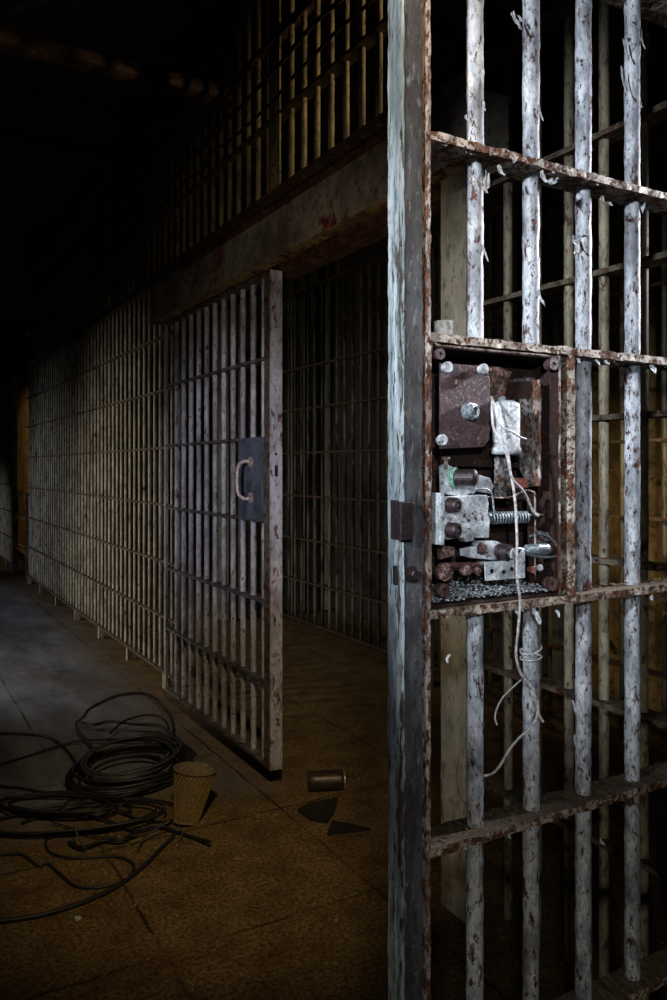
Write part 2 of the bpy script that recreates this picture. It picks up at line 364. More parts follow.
FL = [(487, 172, .965, .016, .045, .3, -.3), (497, 166, .95, .012, .02, .4, .5), (540, 172, .95, .014, .028, .4, .5), (549, 180, .95, .018, .012, .5, 1.2),
      (513, 12, .968, .014, .034, .3, .15), (519, 16, .965, .012, .012, .3, .0), (624, 40, .968, .010, .04, .2, .1), (621, 66, .968, .007, .06, .2, .05), (641, 30, .968, .006, .04, .2, .0), (640, 100, .968, .007, .016, .2, .0),
      (573, 236, .965, .009, .028, .4, .1), (577, 232, .965, .007, .012, .4, 1.3), (576, 252, .965, .011, .012, .4, -1.), (471, 175, .96, .010, .022, .4, 0), (601, 196, .95, .010, .012, .4, .1),
      (609, 202, .95, .012, .008, .4, .1), (641, 207, .95, .02, .006, .4, 1.5), (534, 608, .95, .016, .028, .3, .1), (556, 610, .95, .010, .012, .5, .1), (515, 606, .95, .010, .014, .5, .1), (528, 640, .962, .012, .03, .25, .1),
      (524, 645, .962, .012, .016, .25, .8), (605, 360, .95, .012, .010, .4, .3), (596, 359, .95, .010, .012, .4, .1), (651, 365, .95, .014, .018, .4, .1), (577, 358, .95, .010, .010, .5, 0), (650, 595, .95, .012, .010, .5, 0),
      (449, 654, .948, .008, .016, .4, -.7), (600, 838, .95, .010, .012, .5, .2), (575, 735, .965, .007, .04, .25, .0), (573, 700, .965, .008, .022, .25, 0.), (482, 60, .965, .005, .03, .2, .0), (483, 100, .965, .006, .02, .2, .1),
      (465, 115, .962, .006, .012, .5, .2), (539, 105, .965, .005, .03, .2, .1), (539, 290, .965, .005, .03, .3, .1), (483, 245, .965, .006, .03, .3, .1)]
for i, (px, py, Y, w, h, cu, an) in enumerate(FL): flake(W(px, py, Y), w, h, cu, an, i)
# ragged fringe of small flakes below the front edges
for z, sd in ((1.888, 1), (1.588, 2), (1.175, 3), (.82, 4)):
    rr = random.Random(sd*11)
    for k in range(14):
        x = rr.uniform(.74, 1.30)
        if z == 1.588 and x < 1.01: continue
        flake(Vector((x, GF+rr.uniform(0, .03), z+.001)), rr.uniform(.003, .009), rr.uniform(.003, .008), .5, rr.uniform(-.6, .6), 100+sd*20+k)

# ------------------------------------------------------------------ lock box (part of the gate) and its mechanism (sub-parts)
bx0, bx1, bz0, bz1, by0, by1 = .7135, .979, 1.190, 1.583, .948, 1.012
lb = MB(); t = .003
lb.box((bx0, by1-.003, bz0), (bx1, by1, bz1)); lb.box((bx0, by0, bz0), (bx0+t, by1, bz1)); lb.box((bx1-t, by0, bz0), (bx1, by1, bz1))
lb.box((bx0, by0, bz1-t), (bx1, by1, bz1)); lb.box((bx0, by0+.004, bz0), (bx1, by1, bz0+t))
lb.box((bx1, by0+.03, bz0), (1.001, by0+.034, bz1))
box = lb.build('lock_box', 'boxrust', gate)
def sp(mb, name, mat, bev=0, label=None): return mb.build(name, mat, box, bev, label)
def rect(px0, py0, px1, py1, Y, d):
    a, b = W(px0, (py0), Y), W(px1, py1, Y); zc0 = W((px0+px1)/2, py0, Y).z; zc1 = W((px0+px1)/2, py1, Y).z
    return MB().box((a.x, Y, zc1), (b.x, Y+d, zc0))
def poly(pts, Y, d): return MB().prism([W(x, y, Y) for x, y in pts], (0, d, 0))
def edge_tube(pts, r, closed=False): return MB().tube(pts, r, 6, closed)
# thin rolled edge of the sheet
e = .0022
sp(edge_tube([(bx0, by0, bz0+.01), (bx0, by0, 1.4), (bx0+.001, by0, bz1-.004), (bx0+.02, by0, bz1), (.85, by0, bz1), (bx1-.012, by0, bz1), (bx1-.001, by0, bz1-.010), (bx1, by0, 1.4), (bx1, by0, bz0)], e), 'box_edge', 'stile')
# lugs
def lug(px, py, r, mat='boxplate'):
    c = W(px, py, .946)
    mb = MB(); seg = 20
    ro = [Vector((c.x+r*math.cos(2*PI*i/seg), .944, c.z+r*math.sin(2*PI*i/seg))) for i in range(seg)]
    ri = [Vector((c.x+r*.32*math.cos(2*PI*i/seg), .944, c.z+r*.32*math.sin(2*PI*i/seg))) for i in range(seg)]
    D = Vector((0, .012, 0))
    vs = ro+ri+[v+D for v in ro]+[v+D for v in ri]
    fs = []
    for i in range(seg):
        j = (i+1) % seg; fs += [(i, j, seg+j, seg+i), (i, j, 2*seg+j, 2*seg+i), (seg+i, seg+j, 3*seg+j, 3*seg+i), (2*seg+i, 2*seg+j, 3*seg+j, 3*seg+i)]
    mb.add(vs, fs); mb.cyl((c.x, .956, c.z), (c.x, .96, c.z), r*.9)
    sp(mb, 'lug', mat)
lug(440, 354, .0085); lug(553.5, 363.5, .0105); lug(552, 584, .0115, 'boltrust'); lug(444, 590, .0100, 'boltrust')
# rusty plate with the key cylinder
sp(poly([(440, 363), (487, 366), (490, 380), (489, 440), (484, 447), (440, 449)], .952, .004), 'lock_plate', 'boxplate', .001, 'purple-brown rusted steel plate')
def head(px, py, Y0, L, r, name, mat, seg=20, tilt=(0, 0), prof=None, label=None):
    c = W(px, py, Y0-L); d = Vector((tilt[0], -1, tilt[1])).normalized(); a = c-d*L
    prof = prof or [(0, r*.7), (L*.5, r*.72), (L*.52, r), (L*.9, r), (L, r*.85)]
    return sp(MB().lathe(a, c, prof, seg), name, mat, 0, label)
for q in ((449, 367), (485, 369), (443.5, 440)): head(q[0], q[1], .952, .012, .0085, 'standoff_screw', 'white', label='white screw head')
for q in ((457, 383), (479, 440)):
    c = W(q[0], q[1], .9515)
    mb = MB(); rr = random.Random(int(q[0]))
    for k in range(9):
        an = 2*PI*k/9; r1 = rr.uniform(.003, .008)
        mb.cyl((c.x, c.y, c.z), (c.x+r1*math.cos(an), c.y-.001, c.z+r1*math.sin(an)), .0016, .0008, 6)
    sp(mb, 'broken_stud', 'scale')
L = .016; c = W(475.5, 411, .936)
sp(MB().lathe((c.x-.004, .953, c.z), (c.x, .936, c.z), [(0, .013), (.010, .013), (.0105, .0112), (.0165, .0112), (.0172, .0095)], 28), 'key_cylinder', 'steel', 0, 'round steel key cylinder')
sp(MB().box((c.x-.0016, .9345, c.z-.006), (c.x+.0010, .937, c.z+.001)).cyl((c.x-.0005, .937, c.z+.004), (c.x-.0005, .9345, c.z+.004), .0022, seg=10), 'keyhole', 'bolt')
# flaking scale behind, recessed panel, tall plate
sp(poly([(487, 366), (500, 367), (512, 372), (508, 380), (504, 400), (492, 404), (490, 440), (486, 440)], .962, .004), 'scaled_plate', 'scale', .0008)
sp(poly([(503, 380), (534, 377), (537, 381), (537, 486), (529, 487), (521, 470), (519, 400), (504, 400)], .976, .003), 'inner_plate', 'dirtywhite')
sp(poly([(504, 383), (531, 381), (531, 398), (504, 399)], .974, .0018), 'inner_window', 'boxrust')
a = W(536.5, 380, .966); b = W(536.5, 486, .966)
sp(MB().sweep(ring8(a.x, a.x+.0025, .958, .985), 'z', b.z, a.z, 30, .0008, 80), 'plate_flange', 'stile')
sp(poly([(486, 440), (530, 436), (531, 468), (522, 460), (486, 458)], .985, .002), 'lower_web', 'boxrust')
# white solenoid can
c0 = W(506, 402, .955); c1 = W(506, 453, .955)
mb = MB(); rr = .0215; seg = 28; vs = []
for zz, k in ((c0.z+.002, .55), (c0.z-.002, .92), (c0.z-.006, 1), (c1.z+.010, 1), (c1.z+.006, 1.10), (c1.z, 1.08), (c1.z-.003, .8)):
    for i in range(seg):
        an = 2*PI*i/seg; ca, sa = math.cos(an), math.sin(an)
        ca = math.copysign(abs(ca)**.6, ca); sa = math.copysign(abs(sa)**.6, sa)
        vs.append(Vector((c0.x+rr*k*ca, .955+rr*k*sa*.75, zz)))
fs = [(k*seg+i, k*seg+(i+1) % seg, (k+1)*seg+(i+1) % seg, (k+1)*seg+i) for k in range(6) for i in range(seg)]
fs += [tuple(range(seg)), tuple(6*seg+i for i in range(seg))]
mb.add(vs, fs, True); sp(mb, 'solenoid_can', 'white', 0, 'white block of the electric release')
head(504, 399, .956, .010, .005, 'terminal_screw', 'steel', 6)
sp(MB().cyl(W(500, 400, .952), W(511, 402, .948), .0018, seg=8), 'terminal_link', 'bolt')
sp(MB().sweep(ring8(W(498, 0, .965).x, W(509, 0, .965).x, .962, .974), 'z', W(503, 499, .965).z, W(503, 452, .965).z, 12, .0012, 90), 'plunger_column', 'dirtywhite')
sp(poly([(440, 449), (486, 447), (486, 452), (498, 456), (530, 462), (530, 468), (440, 466)], .990, .002), 'cross_plate', 'boxrust')
# orange block
sp(rect(512, 478, 528, 488, .965, .01), 'terminal_block', 'red', .001, 'faded orange-red terminal block')
# tilted white plate with green washer and dark knob
sp(poly([(440, 466), (446, 463), (458, 470), (470, 472), (490, 478), (494, 486), (491, 494), (476, 491), (463, 497), (441, 493)], .957, .004), 'cam_plate', 'white', .001)
c = W(455, 478, .950)
sp(MB().lathe((c.x, .955, c.z), (c.x+.012, .935, c.z+.001), [(0, .0155), (.004, .0165), (.006, .0165), (.0062, .0135)], 28), 'washer', 'green', 0, 'green washer')
sp(MB().lathe((c.x+.002, .950, c.z), (c.x+.022, .922, c.z+.001), [(0, .013), (.029, .0125), (.031, .011), (.033, .006), (.031, .0055), (.031, .001)], 28), 'knob_shaft', 'bolt', 0, 'dark round shaft')
sp(MB().lathe((c.x+.018, .926, c.z+.001), (c.x+.024, .918, c.z+.001), [(0, .0045), (.0045, .0045)], 14), 'shaft_pin', 'boltrust')
sp(MB().tube([W(472, 494, .945), W(478, 490, .943), (W(486, 489, .944)), W(492, 495, .945), W(494, 510, .945), W(497, 516, .946)], .0016, 6), 'link_rod', 'steel')
# white slide block with two dark bolts
sp(poly([(444, 497), (487, 495), (489, 504), (488, 514), (490, 520), (489, 538), (474, 538), (474, 541), (466, 542), (464, 538), (444, 540)], .942, .018), 'slide_block', 'white', .0012, 'white painted slide block')
a = W(441, 493, .936); b = W(444.5, 545, .936)
sp(MB().box((a.x, .936, b.z), (b.x, .96, a.z)), 'slide_edge', 'white', .0006)
for q in ((453, 505), (453, 530)):
    c = W(q[0]-3, q[1], .940)
    sp(MB().lathe((c.x, .942, c.z), (c.x+.006, .925, c.z), [(0, .0118), (.012, .0115), (.0165, .0102), (.0168, .0062), (.012, .0055), (.012, .001)], 24), 'block_bolt', 'bolt', 0, 'dark bolt')
    sp(MB().lathe((c.x+.0035, .931, c.z), (c.x+.0055, .925, c.z), [(0, .004), (.004, .0035)], 6), 'bolt_core', 'boltrust')
mb = MB(); rr = random.Random(5)
for k in range(14):
    p = W(rr.uniform(464, 483), rr.uniform(511, 521), .9415); mb.lathe(p, p+Vector((0, -.0015, 0)), [(0, rr.uniform(.001, .0028)), (.0012, .0008)], 6)
sp(mb, 'rust_scab', 'boltrust')
# spring with rod
a = W(490, 518, .955); b = W(527, 517, .955); pts = []; nt_ = 13
for i in range(nt_*10+1):
    t_ = i/(nt_*10); an = 2*PI*nt_*t_
    pts.append(Vector((a.x+(b.x-a.x)*t_, .955+.0082*math.cos(an), a.z+(b.z-a.z)*t_+.0092*math.sin(an))))
sp(MB().tube(pts, .0013, 6, sub=1), 'spring', 'steel', 0, 'grey coil spring')
sp(MB().cyl(W(486, 518, .955), W(541, 515.5, .955), .0045, seg=14).lathe(W(532, 516, .955), W(545, 516, .955), [(0, .007), (.012, .007)], 6), 'spring_rod', 'bolt')
sp(MB().lathe(W(487, 518, .955), W(494, 518, .955), [(0, .0085), (.004, .0085), (.0041, .0055), (.009, .0055)], 16), 'spring_cap', 'steel')
sp(MB().tube([W(486, 497, .950), W(500, 498, .952), W(512, 497, .953), W(524, 491, .953), W(533, 492, .953), W(535, 500, .953), W(535, 560, .953), W(535, 580, .953)], .0017, 6, sub=3), 'bracket_frame', 'stile')
sp(poly([(528, 492), (535, 492), (535, 580), (530, 580)], .957, .003), 'bracket_leg', 'boxrust')
# lever with slotted pivot
sp(poly([(463, 549), (474, 547), (478, 541), (496, 541), (508, 546), (508, 556), (494, 560), (470, 558), (464, 556)], .944, .010), 'lever', 'white', .001, 'white painted lever arm')
c = W(483, 549, .938)
sp(MB().lathe((c.x, .944, c.z), (c.x+.004, .932, c.z), [(0, .0085), (.006, .0085), (.009, .006), (.0095, .003)], 18), 'lever_bolt', 'boltrust')
sp(MB().lathe((c.x, .9435, c.z), (c.x+.001, .938, c.z), [(0, .0098), (.004, .0095)], 6), 'bolt_nut', 'bolt')
c = W(500, 551, .942)
sp(MB().lathe((c.x, .952, c.z), (c.x+.010, .925, c.z-.003), [(0, .0130), (.010, .0130), (.0102, .0118), (.014, .0118), (.0142, .0132), (.024, .0130), (.0242, .0095), (.029, .0090)], 26), 'pivot_drum', 'bolt')
d = (Vector((.010, -.027, -.003))).normalized(); q = Vector((c.x, .952, c.z))+d*.0285
sp(MB().lathe(q, q+d, [(0, .0088), (.0022, .0085)], 22), 'slotted_screw', 'white', 0, 'white slotted screw')
qq = q+d*.0026; s_ = Vector((.4, 0, -.9)).normalized()*.0085
mb = MB().cyl(qq-s_, qq+s_, .0009, seg=6); sp(mb, 'screw_slot', 'bolt')
# ridged steel fitting
a = W(526, 549, .953); b = W(562, 549, .958)
pr = []; 
for k in range(7): pr += [(k*.0032, .0062+.0002*k), (k*.0032+.0016, .0074+.0002*k)]
pr += [(.024, .0092), (.040, .0105), (.046, .0105), (.048, .0075), (.055, .007)]
sp(MB().lathe(a, b, pr, 20), 'threaded_fitting', 'steel', 0, 'ridged grey steel fitting')
sp(MB().tube([W(530, 536, .955), W(542, 534, .955), W(553, 540, .953), W(558, 549, .952), W(556, 556, .953), W(540, 557, .953), W(526, 554, .953)], .0022, 6), 'fitting_clip', 'steel')
sp(poly([(536, 530), (548, 532), (556, 541), (536, 543)], .962, .006), 'fitting_bracket', 'dirtywhite', .001)
sp(MB().cyl(W(527, 552, .955), W(516, 548, .95), .006, .002, seg=12), 'fitting_tip', 'steel')
# white angle bracket
sp(poly([(485, 562), (507, 561), (512, 560), (525, 549), (525, 578), (486, 581)], .936, .003), 'angle_bracket', 'white', .0006, 'white angle bracket with three holes')
for q in ((492, 571), (504, 572), (512, 569)):
    c = W(q[0], q[1], .935); sp(MB().lathe((c.x, .937, c.z), (c.x, .934, c.z), [(0, .0036), (.0018, .0036), (.0018, .0022), (.001, .002)], 14), 'bracket_hole', 'bolt')
sp(poly([(485, 562), (525, 560), (525, 563), (485, 565)], .938, .02), 'bracket_shelf', 'dirtywhite')
# rusty rod and discs lower left
sp(MB().cyl(W(440, 566, .955), W(486, 565, .955), .005, seg=12), 'rusty_rod', 'boltrust')
for q, r in (((448, 573), .0135), ((469, 571), .0085), ((480, 571), .006)):
    c = W(q[0], q[1], .943); sp(MB().lathe((c.x, .958, c.z), (c.x, .943, c.z), [(0, r), (.012, r), (.015, r*.7)], 10), 'rusted_nut', 'scale')
sp(poly([(440, 545), (456, 547), (455, 556), (441, 560)], .956, .01), 'rusted_lump', 'scale', .002)
head(534, 570, .955, .012, .006, 'red_contact', 'red'); head(541, 568, .957, .010, .0055, 'contact_button', 'white')
sp(MB().lathe(W(446, 457, .95), W(446, 470, .95), [(0, .006), (.004, .006), (.0042, .003), (.018, .003)], 10), 'small_stud', 'dirtywhite')

# loose paint chips in the bottom of the box
rr = random.Random(3); mb = MB()
def chip(mb, p, s, rr):
    n = Vector((rr.gauss(0, .5), rr.gauss(0, .5), 1)).normalized(); u = n.orthogonal().normalized(); u.rotate(Matrix.Rotation(rr.uniform(0, 6.3), 3, n)); w = n.cross(u)
    k = rr.choice((4, 5)); ps = []
    for i in range(k):
        an = 2*PI*i/k+rr.uniform(-.3, .3); q = s*rr.uniform(.6, 1.1)
        ps.append(Vector(p)+u*math.cos(an)*q+w*math.sin(an)*q*.7)
    mb.prism(ps, n*s*.14)
for k in range(1500):
    x = rr.uniform(.722, .968); y = rr.uniform(.951, 1.003)
    hmax = .030*(1-((x-.835)/.15)**2) if abs(x-.835) < .15 else .003
    chip(mb, (x, y, bz0+.008+abs(rr.random())*max(hmax, .003)*(.3+.7*(y-.95)/.05)), rr.uniform(.0012, .0042), rr)
tag(mb.build('paint_chips', 'chips'), 'grey and white paint chips heaped in the bottom of the lock box', 'debris', kind='stuff')
mb = MB()
for z in (1.190, .836):
    for k in range(160):
        chip(mb, (rr.uniform(1.02 if z > 1 else .73, 1.5), rr.uniform(.949, 1.0), z+.003), rr.uniform(.0015, .004), rr)
tag(mb.build('rail_grit', 'brownchips'), 'dusty grit lying on the lower rails of the gate', 'debris', kind='stuff')

# white cup standing on the box rail
c = W(444, 331, .985)
mb = MB(); z0 = 1.6025
mb.lathe((c.x, .985, z0), (c.x, .985, 2), [(0, .0135), (.001, .0150), (.022, .0155), (.026, .0155), (.0262, .0135), (.024, .0130)], 28, False)
tag(mb.build('plastic_cap', 'flake'), 'small white round cap standing on the rail above the lock box', 'cap')

# wires
w1 = [W(491, 397, .94), W(495, 408, .926), W(500, 428, .918), W(505, 448, .915), W(510, 470, .915), W(515, 500, .915), W(517, 540, .915), W(517, 575, .918), W(520, 602, .925), W(518, 630, .93), W(516, 655, .94), W(520, 672, .945), W(527, 683, .955), W(533, 690, .957), W(537, 705, .957), W(539, 715, .955), W(543, 722, .953)]
tag(MB().tube(w1, .0021, 7).build('loose_wire', 'wire'), 'long white wire hanging from the lock box to the second bar', 'wire')
w2 = [W(492, 399, .936), W(492, 415, .928), W(494, 430, .924), W(500, 441, .92), W(508, 455, .914), W(512, 478, .914), W(524, 492, .925), W(533, 511, .94), W(538, 516, .942)]
tag(MB().tube(w2, .0019, 7).build('loose_wire', 'wire'), 'short white wire curving inside the lock box over the spring', 'wire')
w3 = [W(497, 420, .92), W(503, 428, .916), W(512, 432, .915), W(520, 437, .918), W(526, 439, .925)]
tag(MB().tube(w3, .0017, 7).build('loose_wire', 'wire'), 'grey wire end crossing the white block of the lock', 'wire')
w4 = [W(521, 680, .955), W(512, 688, .952), W(503, 697, .95), W(497, 708, .95), W(495, 718, .95), W(497, 725, .95)]
tag(MB().tube(w4, .0012, 6).build('loose_wire', 'wire'), 'thin wire loop curling left from the knot on the second bar', 'wire')
w5 = [W(538, 700, .95), W(537, 715, .948), W(530, 728, .946), W(519, 738, .946), W(509, 750, .947), W(501, 764, .948), W(493, 773, .95), W(484, 776, .952)]
tag(MB().tube(w5, .0021, 7).build('loose_wire', 'wire'), 'white wire tail curving down left below the knot on the second bar', 'wire')
w6 = [W(484, 775, .956), W(476, 765, .956), W(469, 748, .958), W(461, 752, .958), W(457, 770, .958), W(458, 790, .957), W(464, 803, .956), W(469, 808, .955)]
tag(MB().tube(w6, .0008, 6).build('loose_wire', 'darkwire'), 'thin dark wire loop hanging beside the first bar', 'wire')
mb = MB()
bxk = BX[1]
for k, (z, tl) in enumerate(((1.098, .3), (1.092, -.35), (1.085, .15))):
    mb.tube([Vector((bxk+.0172*math.cos(a_), GY+.0172*math.sin(a_), z+tl*.02*math.cos(a_))) for a_ in [2*PI*i/14 for i in range(14)]], .0017, 6, True, 2)
mb.tube([W(531, 690, .95), W(535, 700, .947), W(538, 712, .95), W(536, 722, .955)], .0015, 6)
tag(mb.build('wire_knot', 'wire'), 'wire knot wrapped round the second bar under the lock box', 'wire')

# ------------------------------------------------------------------ cell front grilles
RH = [1.4+h for h in (.485, .12, -.24, -.6, -.95)]
def grille(name, y0, y1, z0, z1, rails, bars, label, matb, matr, r=.0133, x=XW, plates=(), seg=10, hj=0.0008, nz=.05, depth=.06, group=None, feet=(), rivets=True):
    g = empty(name, (x, (y0+y1)/2, 0), label, 'grille', group)
    for y in bars:
        MB().bar(x, y, z0, z1, r, max(2, int((z1-z0)/nz)), hj, seg, y).build('bar', matb, g)
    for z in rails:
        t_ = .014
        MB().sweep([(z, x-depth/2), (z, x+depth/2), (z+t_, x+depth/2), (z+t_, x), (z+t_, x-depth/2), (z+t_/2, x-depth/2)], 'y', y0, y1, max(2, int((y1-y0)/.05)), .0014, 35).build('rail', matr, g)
    for (a_, b_, zz0, zz1) in plates:
        mbp = MB().sweep([(x-depth/2, a_), (x-depth/2+.008, a_), (x-depth/2+.008, b_), (x-depth/2, b_)], 'z', zz0, zz1, int((zz1-zz0)/.05)+1, .001, 12)
        p_ = mbp.build('cover_plate', 'jamb' if not rivets else matb, g)
        rv = MB(); zq = zz0+.12
        while rivets and zq < zz1: MB().lathe((x-depth/2, (a_+b_)/2, zq), (x-depth/2-.01, (a_+b_)/2, zq), [(0, .008), (.004, .007), (.006, .003)], 10).build('rivet', 'boltrust', p_); zq += .17
        pass
    for y in feet:
        MB().sweep([(x-.02, y-.02), (x+.02, y-.02), (x+.02, y+.02), (x-.02, y+.02)], 'z', 0, z0+.01, 2).build('foot', matb, g)
    return g
def series(y0, y1, st): 
    o = []; y = y0
    while y <= y1: o.append(y); y += st
    return o
far = grille('barred_cell_front', 4.6, 10.15, .085, 2.60, RH+[.10, 2.23, 2.59], series(4.66, 10.1, .118), 'long cream barred cell front running down the corridor behind the sliding door', 'cream', 'creamrail',
       feet=(4.9, 5.75, 6.6, 7.5, 8.4, 9.3, 10.1), plates=())
near = grille('barred_cell_front', .93, 1.91, .085, 2.64, RH+[2.23, 2.625], [1.75-.1175*k for k in range(8)], 'cream barred cell front seen behind the gate bars', 'nearcream_shaded', 'creamrail', plates=((1.885, 2.03, 0.0, 2.62),), feet=(), rivets=False)
end = grille('barred_cell_front', 11.3, 15, .085, 2.60, RH+[.10, 2.23, 2.59], series(11.45, 14.9, .118), 'farthest barred cell front past the dark gap at the corridor end', 'cream', 'creamrail', feet=(12.0, 14.0))
MB().sweep([(XW-.03, 11.27), (XW+.03, 11.27), (XW+.03, 11.33), (XW-.03, 11.33)], 'z', .0, 2.6, 3).build('end_post', 'cream', end)
ub = [y for y in series(2.436-.118*14, 10.1, .118) if abs(y-3.262) > .05 and abs(y-6.21) > .05]
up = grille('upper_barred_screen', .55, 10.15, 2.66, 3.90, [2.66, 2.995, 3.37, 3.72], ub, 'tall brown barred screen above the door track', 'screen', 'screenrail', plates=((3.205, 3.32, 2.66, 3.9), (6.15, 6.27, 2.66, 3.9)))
pg = empty('passage_barrier', (XW, 10.7, 0), 'low brown barrier of rails across the gap at the corridor end', 'barrier')
for z in (.34, .75, 1.03): MB().box((XW-.02, 10.17, z), (XW+.02, 11.26, z+.05)).build('rail', 'lip', pg)
for y in (10.2, 11.2): MB().box((XW-.03, y-.02, 0), (XW+.03, y+.02, 1.1)).build('post', 'creamrail', pg)
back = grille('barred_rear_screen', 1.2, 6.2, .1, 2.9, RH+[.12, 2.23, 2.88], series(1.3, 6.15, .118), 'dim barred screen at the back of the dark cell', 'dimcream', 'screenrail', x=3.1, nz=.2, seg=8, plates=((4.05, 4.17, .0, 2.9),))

# ------------------------------------------------------------------ door track housing and lintel
h = empty('door_track_housing', (1.5, 2.9, 2.2), 'long dull steel track cover over the cell doorway with red paint peeling', 'track cover')
hz0, hz1 = 1.4+.866, 1.4+1.058
MB().sweep([(hz0+.003, 1.42), (hz0+.003, 1.435), (hz0+.01, 1.435), (hz1-.01, 1.435), (hz1-.01, 1.56), (hz1, 1.56), (hz1, 1.42)], 'y', 1.72, 4.66, 60, .0016, 10).build('face_plate', 'house', h, .002)
MB().sweep([(hz0-.004, 1.418), (hz0-.004, 1.468), (hz0+.003, 1.468), (hz0+.003, 1.418)], 'y', 1.72, 4.67, 140, .003, 30).build('bottom_lip', 'lip', h)
MB().box((1.42, 4.655, hz0), (1.56, 4.67, hz1)).build('end_cap', 'house', h)
MB().box((1.42, 1.705, hz0), (1.56, 1.72, hz1)).build('end_cap', 'house', h)
ln = MB().sweep([(2.262, 1.556), (2.262, 1.59), (2.256, 1.59), (2.256, 1.64), (2.63, 1.64), (2.63, 1.60), (2.30, 1.60), (2.30, 1.556)], 'y', 2.035, 4.59, 120, .0022, 26)
tag(ln.build('door_lintel', 'lintel'), 'dark rusty lintel under the track cover above the cell doorway', 'lintel')

# ------------------------------------------------------------------ sliding cell door
DX0, DX1, DY0, DY1, DZ0, DZ1 = 1.482, 1.538, 3.112, 4.59, .085, 2.262
d = empty('sliding_cell_door', (1.51, 3.85, 0), 'white barred sliding cell door with a pull handle, standing half open', 'cell door')
MB().sweep([(DX0, DY0), (DX1, DY0), (DX1, DY0+.035), (DX0, DY0+.035)], 'z', DZ0, DZ1, 110, .0011, 20).build('stile', 'stile2', d)
MB().sweep([(DX0-.001, DY0+.010), (DX0-.001, DY0+.065), (DX0+.006, DY0+.065), (DX0+.006, DY0+.010)], 'z', DZ0, DZ1, 90, .0012, 20).build('stile_flange', 'creamrail', d)
MB().sweep(ring8(DX0+.002, DX0+.018, DY1-.03, DY1), 'z', DZ0, DZ1, 90, .001, 20).build('stile', 'door', d)
for k in range(11):
    y = DY0+.128+k*.1195
    MB().bar(1.512, y, DZ0, DZ1, .0138, 70, .0013, 12, k).build('bar', 'door', d)
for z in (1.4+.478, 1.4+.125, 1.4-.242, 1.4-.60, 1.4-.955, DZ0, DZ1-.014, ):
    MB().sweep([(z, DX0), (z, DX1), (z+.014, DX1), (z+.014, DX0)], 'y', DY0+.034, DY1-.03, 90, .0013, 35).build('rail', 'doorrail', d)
# lock plate with handle
a = WX(240, 441, DX0-.004); b = WX(264, 520, DX0-.004)
lp = MB().box((DX0-.006, DY0+.07, b.z-.005), (DX0, a.y+.01, a.z+.012)).build('lock_plate', 'doorplate', d, .0015, 'dark blue-grey steel plate')
p1 = WX(252, 462, DX0); p2 = WX(252, 498, DX0)
zc1, zc2, yy = p1.z, p2.z, p1.y
hb = MB()
hb.tube([(DX0-.008, yy, zc1), (DX0-.03, yy+.01, zc1+.004), (DX0-.05, yy+.028, zc1-.012), (DX0-.056, yy+.036, zc1-.045), (DX0-.056, yy+.036, zc2+.045), (DX0-.05, yy+.028, zc2+.012), (DX0-.03, yy+.01, zc2-.004), (DX0-.008, yy, zc2)], .0095, 12)
hb.build('pull_handle', 'handle', lp)
for z in (zc1, zc2): MB().lathe((DX0-.005, yy, z), (DX0-.018, yy, z), [(0, .026), (.006, .026), (.010, .019), (.011, .012)], 18).build('handle_rose', 'handle', lp)
for k, (dy, dz) in enumerate(((.03, .04), (-.05, .04), (.03, -.04), (-.04, -.04), (-.035, -.10), (.0, -.09))):
    c = Vector((DX0-.006, yy+dy, (zc1+zc2)/2+dz*1.2)); MB().lathe(c, c+Vector((-.003, 0, 0)), [(0, .005), (.002, .004)], 8).build('screw', 'bolt', lp)
c = W(276, 471, DY0)
MB().box((c.x-.006, DY0-.002, c.z-.024), (c.x+.008, DY0+.002, c.z+.024)).build('latch_slot', 'bolt', d)
c = W(276, 454, DY0); MB().lathe((c.x, DY0+.001, c.z), (c.x, DY0-.002, c.z), [(0, .006), (.002, .006)], 10).build('latch_hole', 'bolt', d)

# ------------------------------------------------------------------ overhead pipes, hanging cables
def pipe(p0, p1, r, label, nm='overhead_pipe'):
    mb = MB(); p0 = Vector(p0); p1 = Vector(p1); n = 60; pr = []
    L_ = (p1-p0).length
    for i in range(n+1):
        t_ = L_*i/n; pr.append((t_, r*(1+.10*noise.noise(Vector((t_*9, r*50, 0)))+(.35 if i % 15 in (7,) else 0))))
    mb.lathe(p0, p1, pr, 14, True); return tag(mb.build(nm, 'pipe'), label, 'pipe')
pipe((-1.99, 3.85, 3.33), (1.60, 3.80, 3.31), .05, 'rusty overhead pipe crossing the corridor, nearer of the two')
pipe((-1.99, 5.62, 3.62), (1.60, 5.60, 3.58), .05, 'faint rusty overhead pipe crossing the corridor, farther of the two')
rr = random.Random(12)
def strand(y0, z0, y1, z1, sag, r, label, x=1.50):
    pts = []; n = 26
    for i in range(n+1):
        t_ = i/n; y = y0+(y1-y0)*t_; z = z0+(z1-z0)*t_-sag*math.sin(PI*t_)+rr.uniform(-.012, .012)
        pts.append((x+rr.uniform(-.015, .015), y, z))
    return tag(MB().tube(pts, r, 6, sub=3).build('hanging_cable', 'pipe'), label, 'cable', 'cables strung along the barred screen')
for k in range(3): strand(1.9+.1*k, 3.12+.09*k, 6.8, 3.06+.09*k, .04+.02*k, .008+.002*k, 'dark rusty cable strung along the barred screen above the door track', 1.545-.035*k)

